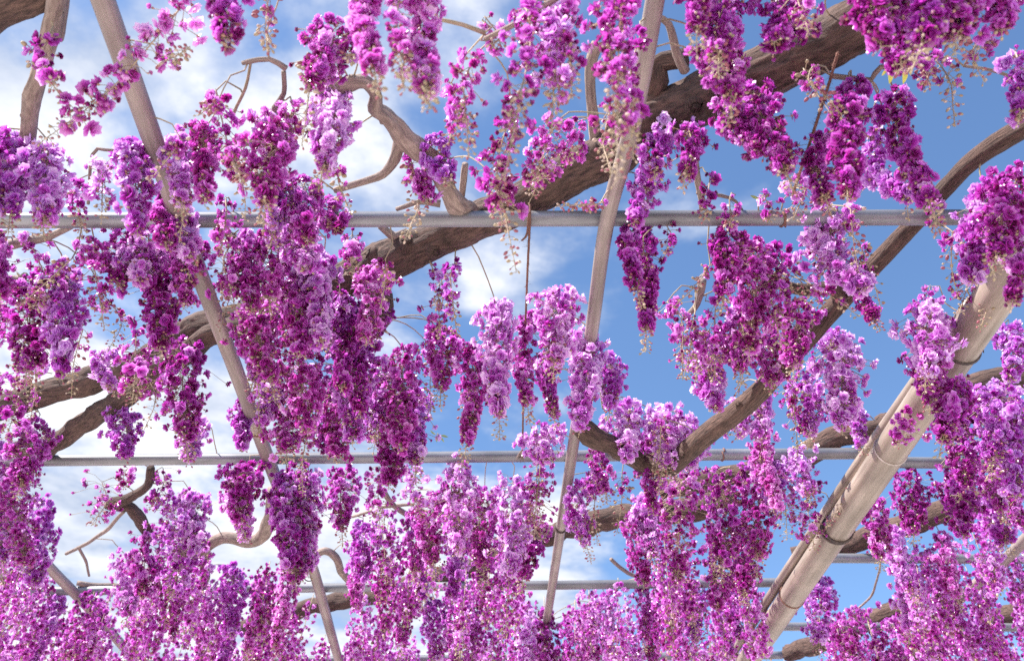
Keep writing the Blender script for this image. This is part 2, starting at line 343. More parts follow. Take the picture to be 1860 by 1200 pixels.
wood('vine_branch', [(1660, 1098, 32), (1590, 1122, 34), (1530, 1150, 34), (1430, 1185, 30)], .08, 'low brown branch under the lowest right crossbar', group=G_B, seed=19)
wood('vine_branch', [(1900, 1088, 34), (1830, 1118, 34), (1740, 1160, 30), (1640, 1200, 28)], .08, 'brown branch in the lower right corner above the thin pale pole', group=G_B, seed=20)
wood('vine_branch', [(497, 890, 22, -.02), (494, 930, 24, -.06), (478, 970, 24, -.08), (455, 982, 20, -.08), (410, 976, 20, -.06), (376, 992, 22, -.05), (372, 1020, 18, -.06), (370, 1055, 17, -.06), (345, 1072, 16, -.06), (300, 1072, 12, -.06)], .02,
     'smooth looping branch hanging off the left pole above the third crossbar', group=G_B, m=M_BARKP, seed=21, sides=12)
wood('vine_branch', [(274, 850, 14), (268, 880, 15), (240, 902, 17), (200, 916, 22), (235, 920, 20), (256, 945, 22), (270, 975, 16)], .03, 'dark bent branch below the second crossbar on the left', group=G_B, seed=22, sides=12)
wood('vine_branch', [(625, 655, 26), (614, 690, 24, -.02), (598, 730, 20, -.05)], .04, 'short brown branch stub hanging below the trunk branch fork', group=G_B, seed=23)
wood('vine_branch', [(112, -60, 36), (100, 20, 33), (84, 90, 30), (66, 150, 28), (59, 172, 31), (54, 215, 27), (46, 275, 25)], .02, 'upright grey stick with a knot near the upper left corner', group=G_B, m=M_BARKP, seed=24, knots=2, rough=.06, wave=.08)
wood('vine_branch', [(122, -60, 20), (116, 10, 19), (106, 70, 17)], .06, 'thin pale stick beside the upright grey stick', group=G_B, m=M_BARKP, seed=25, rough=.05)
wood('vine_branch', [(-90, 60, 84), (-20, 22, 78), (70, -22, 74), (200, -90, 70)], .08, 'thick dark branch cutting the upper left corner', group=G_B, seed=26, wave=.15)
G_T = 'thin twigs of the wisteria'
def twig(pts, label, dz=.03, m=None, seed=1):
    return wood('twig', pts, dz, label, 'twig', m or M_BARKP, G_T, sides=8, rough=.1, ridge=.05, step=.02, seed=seed)
twig([(-20, 452, 20), (40, 440, 18), (80, 432, 15), (130, 410, 12)], 'pale bent twig at the left edge below the nearest crossbar', seed=1)
twig([(-10, 508, 16), (38, 508, 15), (46, 500, 13)], 'short pale cut twig at the left edge', seed=2)
twig([(160, 370, 6), (168, 280, 6), (190, 272, 6), (225, 276, 5)], 'thin angled twig above the nearest crossbar at the left', seed=3)
twig([(520, 125, 12), (488, 108, 10), (450, 112, 10), (440, 115, 8)], 'thin pale twig reaching left toward the cloud', seed=4)
twig([(515, 130, 9), (515, 170, 9), (500, 195, 13), (496, 225, 14), (468, 248, 11), (440, 265, 8)], 'knotty twig zigzagging down beside the tall left clusters', seed=5)
twig([(455, 115, 5), (445, 160, 6), (425, 205, 6)], 'thin green twig slanting down over the cloud', m=M_STEM, seed=6)
twig([(880, 72, 9), (940, 42, 11), (1020, -10, 13)], 'bare cut tan twig slanting at the top centre', dz=-.15, seed=7)
twig([(795, 35, 7), (840, 45, 8), (880, 60, 9)], 'green twig joining the bare cut tan twig', dz=-.12, m=M_STEM, seed=8)
twig([(1192, 30, 12), (1215, 45, 13), (1232, 100, 16), (1245, 130, 18)], 'pale bent twig right of the slender pole at the top', seed=9, dz=.1)
twig([(1248, 225, 13), (1262, 290, 13), (1276, 380, 12)], 'upright pale twig above the nearest crossbar, right of slender pole', seed=10)
twig([(1510, 138, 10), (1560, 145, 10), (1582, 146, 10), (1600, 122, 10), (1660, 120, 8)], 'pale forked twig beside the yellow leaves', seed=11)
twig([(1265, 350, 6), (1310, 355, 7), (1335, 365, 6), (1350, 385, 5)], 'thin curved twig on the nearest crossbar near the right', seed=12)
twig([(1275, 510, 16), (1270, 540, 13), (1262, 560, 11), (1245, 575, 9)], 'short broken twig left of the big right clusters', seed=13, dz=.05)
twig([(1750, 120, 5), (1800, 128, 6), (1870, 150, 6)], 'thin twig with buds under the dark top right clusters', seed=14)
twig([(1790, 595, 9), (1810, 610, 11), (1822, 625, 14), (1860, 622, 14)], 'cut twig end right of the thick beam', seed=15)
twig([(696, 890, 11), (716, 918, 10), (760, 945, 11), (790, 960, 12)], 'forked grey twig against blue sky under the second crossbar', seed=16)
twig([(640, 938, 5), (690, 922, 6), (716, 918, 7), (752, 916, 5)], 'thin dark twig crossing the forked grey twig', seed=17)
twig([(225, 928, 7), (195, 960, 7), (160, 985, 6), (120, 1005, 6)], 'long slender twig slanting over white cloud at the lower left', seed=18)
twig([(142, 993, 5), (156, 1020, 5), (162, 1045, 4)], 'dark bare twiglet under the slender lower left twig', seed=19)
twig([(140, 1058, 9), (200, 1066, 12), (260, 1068, 14), (330, 1075, 12)], 'pinkish twig resting along the third crossbar on the left', seed=20)
twig([(568, 1008, 12), (590, 1000, 14), (610, 1012, 14), (622, 1040, 14), (640, 1060, 12)], 'pale hooked twig right of the left pole, low down', seed=21)
twig([(1110, 1015, 7), (1140, 1040, 7), (1160, 1050, 7), (1100, 1062, 6)], 'small pale twig resting on the third crossbar', seed=22)
twig([(1085, 665, 10), (1092, 700, 12), (1098, 740, 10)], 'pale twig beside the slender pole under a violet cluster', seed=23)
twig([(1548, 1112, 3), (1580, 1085, 4), (1592, 1055, 4), (1600, 1020, 3)], 'thin dark tendril between the beam and the right crossbars', seed=24)
twig([(838, 360, 12), (842, 330, 13), (845, 298, 12)], 'short upright cut twig on the gnarled branch', seed=25, dz=.08)
twig([(390, 412, 16), (420, 428, 13), (450, 450, 9)], 'pale twig under the nearest crossbar left of the brown tie', seed=26)
twig([(800, 370, 14), (760, 368, 10), (720, 380, 8)], 'pale side twig lying behind the nearest crossbar', seed=27, dz=.08)
twig([(740, 425, 22), (720, 430, 18), (690, 410, 12)], 'stubby pale twig on the trunk branch under the nearest crossbar', seed=28, dz=.12)

# ------------------------------------------------------------------ flower pieces
def petal(mb, az, el, ln, wd, base, cup, rn, curl):
    d = Vector((math.cos(az), math.sin(az), 0)); s = Vector((-math.sin(az), math.cos(az), 0)); z = Vector((0, 0, 1))
    o = d * math.cos(el) + z * math.sin(el); n = -d * math.sin(el) + z * math.cos(el)
    tw = rn.uniform(-.5, .5); s2 = (s * math.cos(tw) + n * math.sin(tw)); n2 = (n * math.cos(tw) - s * math.sin(tw))
    b0 = o * base
    mid = b0 + o * ln * .58; tip = b0 + o * ln * (1 - .2 * abs(curl)) + n2 * ln * curl
    vs = [b0, mid - s2 * wd / 2 + n2 * cup, mid, mid + s2 * wd / 2 + n2 * cup, tip - s2 * wd * .34 + n2 * cup * .6, tip - o * ln * .06, tip + s2 * wd * .34 + n2 * cup * .6]
    fs = [(0, 2, 1), (0, 3, 2), (1, 2, 5, 4), (2, 3, 6, 5)]
    mb.add(vs, fs, 0, None, 0, [0, .55, .45, .55, 1, .9, 1])
def add_calyx(mb, r, h):
    vs = []; fs = []
    for i, (rr, zz) in enumerate(((.0008, -h), (r * .8, -h * .5), (r, 0))):
        for k in range(5):
            a = 2 * math.pi * k / 5; vs.append((rr * math.cos(a), rr * math.sin(a), zz - .001))
    for i in range(2):
        for k in range(5): fs.append((i * 5 + k, i * 5 + (k + 1) % 5, (i + 1) * 5 + (k + 1) % 5, (i + 1) * 5 + k))
    mb.add(vs, fs, 1)
def rosette(seed, kind):
    rn = random.Random(seed); mb = MB()
    if kind == 'full':   rings = [(6, 14, .0150, .0140, .35), (6, 44, .0132, .0118, .2), (4, 70, .0110, .0090, 0), (3, -24, .0125, .012, .35)]
    elif kind == 'open': rings = [(5, 14, .0195, .0215, .22), (4, 44, .0150, .0165, .1), (4, 66, .0115, .0095, 0), (2, -16, .016, .017, .3)]
    else:                rings = [(5, 52, .0118, .0105, .15), (4, 74, .0112, .0085, 0), (3, 24, .0090, .0095, .4)]
    if kind == 'lite': rings = [(6, 18, .0155, .0155, .3), (5, 55, .0132, .0120, 0)]
    for n, el, ln, wd, curl in rings:
        a0 = rn.uniform(0, 6.28)
        for k in range(n):
            petal(mb, a0 + 6.283 * k / n + rn.uniform(-.3, .3), R(el + rn.uniform(-16, 16)), ln * rn.uniform(.78, 1.15), wd * rn.uniform(.75, 1.2), .0015, wd * rn.uniform(.05, .3), rn, curl * rn.uniform(-.2, 1.6))
    add_calyx(mb, .0042 if kind != 'half' else .0036, .007)
    return mb
def bud_mb(seed):
    rn = random.Random(seed); mb = MB(); r = .0046; vs = []; fs = []
    prof = [(.25, -.006), (.85, -.0034), (1, .0), (.8, .0042), (.3, .007)]
    for rr, zz in prof:
        for k in range(6):
            a = 6.283 * k / 6; vs.append((rr * r * math.cos(a), rr * r * math.sin(a), zz))
    for i in range(len(prof) - 1):
        for k in range(6): fs.append((i * 6 + k, i * 6 + (k + 1) % 6, i * 6 + 6 + (k + 1) % 6, i * 6 + 6 + k))
    fs.append(tuple(range(24, 30))); fs.append(tuple(range(6))[::-1])
    mb.add(vs, fs, 0); return mb
KINDS = ('full', 'open', 'half', 'lite'); NV = 7
FM = {k: [rosette(i * 7 + j * 100, k) for i in range(NV)] for j, k in enumerate(KINDS)}
FMESH = {k: [b.mesh('flower_' + k, [M_PETAL, M_CALYX]) for b in FM[k]] for k in KINDS}
FNP = {k: [(np.array(b.v, dtype=np.float32), b.f, np.array(b.m), np.array(b.tip, dtype=np.float32)) for b in FM[k]] for k in KINDS}
BUD = bud_mb(1); BUDMESH = [BUD.mesh('bud', [m_]) for m_ in M_BUDS]

TONE = {'d': (.28, 'deep purple'), 'm': (.42, 'magenta'), 'v': (.52, 'violet'), 'p': (.69, 'lilac'), 'k': (.56, 'pink'), 'b': (.40, 'budding')}
HUE = {'d': .5, 'm': .512, 'v': .485, 'p': .497, 'k': .522, 'b': .512}
CLUSTERS = []          # root, info
def rot_to(d, spin):
    q = d.to_track_quat('Z', 'Y').to_matrix(); return q @ Matrix.Rotation(spin, 3, 'Z')

ANC = np.array([tuple(p) for p in WPTS] + [tuple(p) for p in PPTS])
def shoot_to(top, rn):
    d = ANC - np.array(tuple(top)); L2 = (d ** 2).sum(1) + (d[:, 2] < -.12) * .3; i = int(L2.argmin())
    v_ = Vector(d[i]); return v_ if v_.length < .42 else v_.normalized() * .16
def cluster(tx, ty, bx, by, wpx, kind='F', tone='m', dz=0.0, seed=None, path=None, joined=None, pale_top=.2):
    """a hanging raceme: top and tip by photograph pixel, its foot-point straight under its top unless path is given"""
    rn = random.Random(seed if seed is not None else int(tx * 31 + ty * 17 + by))
    top = at(tx, ty, dz + rn.uniform(-.02, .04)); dep = proj(top)[2]
    if path:
        P = [at(x, y, z_) - top for x, y, z_ in path]; P[0] = Vector((0, 0, 0))
    else:
        # height of the tip: same plan position apart from a little sway
        lo_, hi_ = 0.02, 1.1
        for _ in range(30):
            mid = (lo_ + hi_) / 2; q = proj(top - Vector((0, 0, mid)))
            if q[1] < by: lo_ = mid
            else: hi_ = mid
        ln = lo_; q = proj(top - Vector((0, 0, ln))); sway = max(-.45 * ln, min(.45 * ln, (bx - q[0]) * q[2] / FPX))
        a = Vector((rn.gauss(0, .02), rn.gauss(0, .03), 0))
        P = [Vector((0, 0, 0)), Vector((sway * .25, 0, -ln * .33)) + a, Vector((sway * .65, 0, -ln * .68)) + a * .5, Vector((sway, 0, -ln))]
    q, rr = catmull(P, [1] * len(P), .02)
    cum = [0]
    for i in range(1, len(q)): cum.append(cum[-1] + (q[i] - q[i - 1]).length)
    LN = cum[-1]
    def on(u_):
        s = u_ * LN; i = 0
        while i < len(q) - 2 and cum[i + 1] < s: i += 1
        f = (s - cum[i]) / max(1e-6, cum[i + 1] - cum[i]); return q[i].lerp(q[i + 1], min(1, f)), (q[i + 1] - q[i]).normalized()
    Wd = wpx * dep / FPX * (.90 if kind in 'FT' else 1); rad = Wd / 2
    root = empty('flower_cluster', top)
    st = MB()
    # peduncle hooked up to the vine above
    hk = shoot_to(top, rn)
    full, n_rr = catmull([hk, hk * .7 + Vector((rn.gauss(0, .012), rn.gauss(0, .012), .01 + hk.length * .10)), hk * .3 + Vector((rn.gauss(0, .012), rn.gauss(0, .012), .012 + hk.length * .12))] + [Vector((0, 0, 0))] + q[2::3] + [q[-1]], [1] * (5 + len(q[2::3])), .03)
    nn = len(full); tube(st, full, [.0024 * (1 - .65 * i / nn) for i in range(nn)], 5)
    if kind == 'F' and rn.random() < .45: kind = 'T'
    uf = {'F': .93, 'S': .80, 'B': .30, 'T': .80}[kind]      # T: full above, long bare bud tip
    dens = {'F': 2.9, 'S': 1.05, 'B': .8, 'T': 2.7}[kind]
    area = Wd * LN * uf; nf = int(min(260, max(5, dens * area / .00066)))
    if kind == 'S': nf = min(nf, 75)
    jn = joined if joined is not None else dep > 3.95
    base, _ = TONE[tone]; hue0 = HUE[tone] + rn.uniform(-.006, .006)
    items = []
    ga = rn.uniform(0, 6.28); lump = rn.uniform(0, 50)
    for k in range(nf):
        u_ = uf * ((k + rn.random()) / nf) ** .92
        p, t = on(u_); ga += 2.39996 + rn.uniform(-.5, .5)
        d = Vector((math.cos(ga), math.sin(ga), rn.uniform(-.35, .4)));
        if kind == 'T' or kind == 'F': prof = min(1, .62 + u_ / uf * 1.6) * (1 - .66 * max(0, (u_ / uf - .25) / .75) ** 1.25)
        else: prof = min(1, .7 + u_) * (1 - .35 * u_)
        prof *= .92 + .75 * mnoise.noise(Vector((math.cos(ga) * 1.2 + lump, math.sin(ga) * 1.2, p.z * 15)))
        dist = max(.012, (rad * prof) * (rn.uniform(.42, 1.0) ** .7 if rn.random() > .09 else rn.uniform(1.1, 1.45)) - .008)
        c = p + d.normalized() * dist + Vector((0, 0, -.12 * dist))
        face = (d * 1.0 + Vector((rn.gauss(0, .35), rn.gauss(0, .35), rn.gauss(-.12, .35)))).normalized()
        open_p = {'p': .62, 'v': .32, 'm': .16, 'd': .18, 'k': .35, 'b': .0}[tone] * (1.15 - .7 * u_)
        x = rn.random(); fk = 'open' if x < open_p else ('half' if x > .86 - .50 * u_ - (.2 if kind in 'SB' else 0) else 'full')
        s = rn.uniform(.78, 1.12) * (1.0 if fk != 'half' else rn.uniform(.62, 1.05) * (1.08 - .3 * u_))
        ts = base + rn.gauss(0, .15) + .14 * mnoise.noise(Vector((p.x * 20 + lump, p.y * 20, p.z * 9 + math.cos(ga)))) + (.13 if fk == 'open' else (-.17 if fk == 'half' else .02)) + pale_top * (.5 - u_)*.6
        items.append((fk, rn.randrange(NV), c, face, rn.uniform(0, 6.28), s, ts))
        a_ = p - t * .008; e = c - face * .006 * s
        m_ = a_.lerp(e, .55) + Vector((0, 0, .12 * dist)); 
        if not jn or k % 3 == 0: tube(st, [a_, m_, e], [.0009, .0008, .0010], 3, cap=False)
    # buds towards the tip
    nb = {'F': 18, 'S': 26, 'B': 46, 'T': 38}[kind]; buds = []
    nb = int(nb * min(1.6, max(.5, LN / .3)))
    for k in range(nb):
        u_ = uf * (.75 if kind != 'B' else .1) + (1 - uf * (.75 if kind != 'B' else .1)) * ((k + rn.random()) / nb)
        p, t = on(min(1, u_)); ga += 2.39996 + rn.uniform(-.4, .4)
        d = Vector((math.cos(ga), math.sin(ga), rn.uniform(-.5, .1)))
        pl = (rad * .55 + .008) * (1.08 - u_ * .75) * rn.uniform(.6, 1.1); pl = min(pl, .04)
        c = p + d.normalized() * pl
        e = d.normalized(); tube(st, [p, p.lerp(c, .6) + Vector((0, 0, .15 * pl)), c], [.0009, .0008, .0008], 3, cap=False)
        buds.append((c + e * .003, (e + Vector((0, 0, -.25))).normalized(), rn.uniform(.6, 1.2) * (1.15 - .5 * u_)))
    st.build('stem', M_STEM, root)
    if not jn:
        for fk, vi, c, face, sp, s, ts in items:
            o = bpy.data.objects.new('flower', FMESH[fk][vi]); COL.objects.link(o); o.parent = root
            o.matrix_basis = Matrix.LocRotScale(c, rot_to(face, sp), (s, s, s)); o.color = (max(0, min(1, ts)), hue0 + rn.uniform(-.008, .008), 0, 1)
    else:
        V = []; F = []; MI = []; TI = []; TO = []; b0 = 0
        for fk, vi, c, face, sp, s, ts in items:
            vv, ff, mi, ti = FNP[fk][vi]; M = np.array(rot_to(face, sp), dtype=np.float32) * s
            V.append(vv @ M.T + np.array(c, dtype=np.float32)); F += [tuple(i + b0 for i in f) for f in ff]; b0 += len(vv)
            MI.append(mi); TI.append(ti); TO.append(np.full(len(vv), ts - base, dtype=np.float32))
        me = bpy.data.meshes.new('blossom'); me.from_pydata(np.concatenate(V).tolist(), [], F)
        me.materials.append(M_PETAL); me.materials.append(M_CALYX)
        me.polygons.foreach_set('material_index', np.concatenate(MI)); me.polygons.foreach_set('use_smooth', [True] * len(F))
        a = me.attributes.new('tone', 'FLOAT', 'POINT'); a.data.foreach_set('value', np.concatenate(TO))
        a = me.attributes.new('tip', 'FLOAT', 'POINT'); a.data.foreach_set('value', np.concatenate(TI))
        o = link('blossom', me, root); o.color = (base, hue0, 0, 1); o['kind'] = 'stuff'
    if dep < 2.3:
        for c, d, s in buds:
            o = bpy.data.objects.new('bud', rn.choice(BUDMESH + BUDMESH[:2])); COL.objects.link(o); o.parent = root
            o.matrix_basis = Matrix.LocRotScale(c, rot_to(d, 0), (s, s, s))
    elif buds:
        bb = MB()
        for c, d, s in buds:
            M = rot_to(d, 0) * s; bb.add([M @ Vector(v_) + c for v_ in BUD.v], BUD.f, rn.choice((0, 0, 1, 1, 2)))
        o = bb.build('bud_spray', M_BUDS, root); o['kind'] = 'stuff'
    tp = proj(top)
    CLUSTERS.append((root, tp[0], tp[1], LN, kind, tone))
    return root

# ------------------------------------------------------------------ the clusters one can point at
LIST = [
 (1490,1050,1488,1195,80,'F','v'), (1550,1105,1552,1230,80,'F','m'), (1650,1030,1650,1170,85,'F','p'), (1620,1130,1620,1240,80,'F','m'), (790,1090,790,1230,80,'F','v'), (730,1060,728,1200,75,'F','m'), (420,1030,418,1160,80,'F','v'), (230,1010,228,1140,80,'F','p'), (555,330,560,445,105,'F','m'), (498,325,492,445,90,'F','v'), (640,420,640,505,60,'S','m'), (452,430,458,570,85,'F','m'), (690,660,680,800,80,'F','v'), (610,540,600,640,80,'F','v'), (340,380,345,470,70,'F','p'),
 # upper left
 (20,250,15,425,105,'F','v'), (88,272,78,432,95,'F','p'), (140,335,150,430,65,'S','m'), (-30,240,-40,440,80,'F','m'),
 (430,-70,412,86,110,'F','m',-.1), (492,-30,490,95,50,'B','m',-.1), (585,55,560,160,130,'F','m'), (598,166,578,345,100,'F','p',.04),
 (535,205,478,412,115,'F','m'), (565,110,548,265,55,'B','b',-.05), (250,270,250,432,95,'F','v'), (322,250,330,395,80,'F','p'),
 (392,165,440,335,80,'S','m'), (372,235,372,375,70,'F','m'), (388,285,325,440,60,'B','b'), (610,368,615,420,95,'F','m'), (90,60,100,160,55,'S','m',-.05),
 (190,300,185,400,60,'S','p'), (470,210,500,300,60,'F','p'), (300,340,300,450,90,'F','m'), (640,50,640,110,50,'S','m'),
 # top centre
 (695,-60,690,175,70,'F','k',-.15), (775,-50,780,195,85,'F','k',-.15), (735,-60,735,165,70,'S','k',-.17), (868,95,852,285,80,'S','m',-.1), (955,10,915,330,100,'S','d',-.1),
 (985,15,1002,240,90,'S','p',-.08), (1045,-40,1040,180,75,'S','m',-.05), (928,200,912,410,95,'S','d',-.12), (1005,225,965,345,100,'S','m',-.05),
 (905,330,938,495,60,'B','b',-.25), (1105,-50,1125,190,95,'S','b',-.12), (1135,-20,1120,330,80,'S','b',-.15), (1165,60,1150,290,60,'S','d',-.1), (1112,190,1110,318,60,'B','b',-.12),
 (800,250,820,335,75,'F','v'), (745,285,735,435,65,'B','m'), (772,310,778,372,45,'F','m'), (1042,222,1030,295,75,'S','m'), (985,265,965,360,80,'S','m'), (820,150,815,260,60,'S','m',-.05), (880,30,890,80,60,'S','k',-.1),
 # top right
 (1240,-50,1265,95,95,'F','d'), (1310,-50,1305,135,115,'F','d'), (1320,65,1335,185,120,'F','m',-.05), (1395,-30,1405,80,120,'F','d'), (1475,-50,1470,62,85,'S','m'),
 (1370,170,1440,345,120,'T','d'), (1320,160,1390,280,100,'F','m'), (1290,120,1320,230,70,'B','b',-.1), (1590,-70,1600,90,160,'F','d',-.1), (1680,-70,1660,120,150,'F','d',-.1), (1760,-70,1735,100,150,'F','d',-.1), (1830,-60,1820,60,110,'F','m',-.05),
 (1640,20,1640,130,110,'F','d',-.05), (1700,110,1735,230,60,'B','b'), (1690,60,1690,160,80,'S','d'), (1800,70,1790,150,70,'B','b'), (1545,155,1540,370,95,'F','d'), (1510,250,1510,390,80,'F','d'), (1625,168,1712,420,85,'T','d'), (1600,240,1660,360,70,'F','v'),
 (1845,95,1850,225,65,'F','v'), (1830,318,1805,500,120,'F','d',-.16), (1785,340,1765,520,110,'F','v',-.08), (1850,420,1835,560,80,'F','m',-.3), (1205,240,1190,325,85,'F','v'), (1250,230,1240,345,70,'F','d'), (1170,320,1150,410,80,'F','v'),
 (1440,340,1440,400,85,'S','k'), (1325,362,1325,410,60,'S','m'), (1460,125,1515,215,60,'B','b'), (1385,355,1395,400,50,'S','m'), (1290,320,1280,400,50,'S','d'),
 # below first crossbar, left
 (40,510,45,705,140,'F','d'), (122,490,112,690,105,'F','v'), (172,440,190,600,85,'S','m'), (232,420,212,525,100,'F','d'), (55,440,60,560,80,'S','m'), (300,465,290,640,115,'F','d'), (270,425,250,510,100,'F','p'),
 (246,600,240,735,85,'S','m'), (340,630,342,840,115,'F','d'), (220,745,225,835,75,'F','v'), (15,680,10,800,85,'S','d'), (62,770,30,905,105,'F','m'), (205,640,210,720,60,'F','p'), (350,440,340,560,90,'F','m'),
 (545,405,560,490,105,'F','p'), (500,425,490,570,105,'F','m'), (585,468,588,630,100,'F','p'), (540,480,545,650,115,'F','m'), (490,540,500,730,115,'F','m'), (468,590,455,710,65,'F','p'), (562,590,560,790,125,'F','m'), (618,530,620,710,70,'F','d'),
 (640,560,655,760,80,'F','d'), (520,690,520,840,115,'F','m'), (440,730,440,820,55,'F','v'), (432,430,430,570,90,'S','m'), (410,360,400,460,60,'S','m'), (195,545,195,640,40,'B','b'), (0,430,0,540,80,'F','m'), (395,520,400,600,60,'B','b'), (270,690,262,780,60,'B','b',-.02),
 (668,615,640,810,90,'F','v'), (612,690,606,840,100,'F','m'), (735,640,728,820,105,'F','m'), (712,720,705,890,100,'F','d'),(760,720,755,880,85,'F','v'), 
 # centre under the first crossbar
 (782,480,792,560,45,'S','v'), (826,478,830,610,50,'S','v'), (806,540,800,610,60,'S','m'), (800,600,800,740,75,'F','m'), (850,625,840,850,75,'T','m'), (790,640,782,760,45,'B','m'), (900,548,908,800,80,'T','p'), (968,570,962,770,65,'T','m'),
 (1022,542,1005,690,115,'F','p'), (1062,600,1052,790,85,'F','p'), (1005,650,1010,780,60,'T','m'), (1102,650,1105,765,65,'F','v'), (1168,408,1172,640,60,'T','d'), (1142,405,1165,560,50,'T','d'), (1205,400,1208,465,45,'S','d'),
 (1212,548,1240,690,70,'S','m'), (1145,738,1140,840,95,'F','p'), (1200,750,1210,870,115,'F','p'), (1000,780,1000,835,95,'F','p'), (1255,765,1255,850,80,'F','p'), (1260,580,1265,690,55,'B','b'),
 # big group right of centre
 (1312,425,1310,570,85,'F','d'), (1362,440,1360,650,115,'F','m'), (1402,450,1420,630,95,'S','d'), (1452,555,1440,690,95,'F','m'), (1300,550,1300,690,90,'S','m'), (1292,615,1300,750,95,'F','v'), (1392,615,1400,715,105,'F','m'), (1340,560,1345,700,90,'F','m'),
 (1502,615,1530,790,115,'F','p'), (1460,680,1470,810,95,'F','v'), (1425,470,1500,560,50,'B','b'), (1515,385,1572,530,110,'F','p'), (1570,480,1600,600,55,'T','d'), (1700,380,1700,430,50,'S','m'), (1480,410,1490,470,70,'S','m'), (1380,720,1380,800,80,'F','p'), (1330,730,1340,800,80,'S','p'),
 (1750,480,1742,570,75,'S','m'), (1690,520,1690,590,50,'S','b'), (1680,568,1680,710,110,'F','p',-.12), (1662,640,1690,750,100,'F','m',-.16), (1715,700,1705,830,105,'F','d',-.30), (1640,745,1632,810,75,'S','m',-.25), (1790,520,1780,600,60,'B','b',-.12),
 (1832,595,1835,695,75,'F','v'), (1802,710,1800,870,115,'F','v'), (1752,740,1760,890,105,'F','d'), (1845,730,1845,910,105,'F','v'), (1740,860,1750,980,90,'F','d'), (1650,860,1660,990,90,'F','d'), (1580,900,1600,1040,80,'F','m'), (1830,880,1830,1010,110,'F','v'),
 # below second crossbar
 (28,850,45,1040,115,'F','m'), (2,870,5,1060,90,'F','v'), (75,905,62,1070,85,'F','v'), (185,875,165,955,75,'S','m'), (235,850,225,890,60,'S','d'), (312,900,312,1090,120,'F','v'), (345,890,352,1010,65,'F','p'), (452,842,440,975,95,'F','d',-.06), (440,848,450,985,70,'F','p',-.1), (545,848,538,1075,100,'F','d',-.06), (562,860,560,1050,70,'F','p',-.08), (520,860,525,1040,80,'F','v',-.1), (280,960,262,1090,80,'F','m'),
 (632,855,622,990,80,'F','m'), (695,840,690,960,70,'S','m'), (832,838,832,1010,95,'F','p'), (932,870,930,1050,105,'F','p'), (880,895,880,1060,90,'F','m'), (975,845,970,980,80,'S','m'), (1078,865,1074,1020,60,'F','v'), (790,900,790,1050,85,'F','m'),
 (1240,845,1230,1070,115,'F','m'), (1162,925,1170,1070,75,'F','m'), (1310,860,1310,1060,110,'F','d'), (1370,870,1375,1050,100,'F','m'), (1430,840,1430,980,90,'S','v'), (1090,850,1085,990,40,'B','b'), (1210,780,1195,900,45,'B','b',-.08), (760,850,765,940,60,'S','p'), (660,950,655,1060,80,'F','v'), (700,930,705,1060,80,'S','v'),
 (950,920,945,1080,80,'F','d'), (1470,880,1480,1000,90,'S','m'), (1350,960,1350,1100,90,'F','d'), (1300,980,1300,1110,95,'F','m'),
]
for a_ in LIST:
    cluster(*a_[:7], dz=a_[7] if len(a_) > 7 else 0.0)
# loose sprig leaning across the pale pole at upper left
cluster(352, -15, 70, 262, 100, 'S', 'k', dz=-.1, path=[(352, -15, -.1), (268, 88, -.16), (190, 172, -.2), (70, 262, -.24)])

rt = random.Random(77)
SPRAY = [(60, 90, 120, 190), (300, 110, 345, 85), (395, 185, 360, 210), (130, 470, 30, 560), (330, 255, 270, 330), (1470, 150, 1530, 210), (1290, 480, 1220, 560), (1480, 520, 1560, 575), (1255, 600, 1240, 690), (1090, 370, 1010, 375),
         (480, 280, 470, 400), (360, 470, 300, 620), (610, 300, 640, 390), (1640, 300, 1650, 400), (1560, 440, 1600, 560), (700, 470, 690, 560), (1130, 860, 1120, 970), (1200, 760, 1185, 880), (1590, 830, 1500, 960), (1400, 500, 1480, 560),
         (150, 600, 130, 720), (460, 640, 470, 760), (560, 780, 550, 900), (860, 700, 850, 800), (1350, 600, 1340, 720), (430, 300, 445, 400), (1000, 60, 1010, 200), (1170, 470, 1180, 600), (1545, 380, 1560, 500), (1730, 420, 1740, 540), (980, 860, 985, 980), (1290, 940, 1295, 1060), (60, 640, 55, 760), (820, 880, 815, 1000), (1440, 700, 1450, 830)]
for i, (x0, y0, x1, y1) in enumerate(SPRAY):
    cluster(x0, y0, x1, y1, rt.uniform(38, 60), 'B', 'b', dz=-.12, path=[(x0, y0, -.12), ((x0 + x1) / 2 + rt.uniform(-8, 8), (y0 + y1) / 2, -.17), (x1, y1, -.22)], seed=500 + i)
# ------------------------------------------------------------------ denser rows farther off
GAPS = [(1035, 740, 1065, 860), (1012, 860, 1048, 970), (992, 970, 1028, 1075), (555, 1005, 602, 1080), (585, 1080, 612, 1150), (1590, 775, 1675, 850), (1520, 850, 1625, 940), (1460, 930, 1560, 1030), (1385, 1030, 1480, 1190), (400, 850, 592, 1010), (80, 705, 330, 850), (0, 455, 55, 520), (355, 470, 395, 560), (375, 560, 425, 650), (405, 640, 445, 740), (250, 590, 430, 660), (110, 660, 300, 800), (430, 800, 560, 850), (790, 805, 1060, 845), (940, 600, 962, 840), (1330, 660, 1430, 760), (1200, 790, 1330, 860), (90, 850, 200, 905), (110, 935, 225, 1050), (385, 850, 408, 960), (585, 868, 612, 960), (640, 880, 700, 935), (1095, 965, 1140, 1040), (1525, 1025, 1590, 1120), (740, 1135, 800, 1155),
        (860, 742, 945, 812), (1080, 1010, 1130, 1050), (1700, 880, 1740, 920), (380, 925, 405, 960), (560, 980, 600, 1070)]
rg = random.Random(21); placed = [(c[0].location.x, c[0].location.y) for c in CLUSTERS]
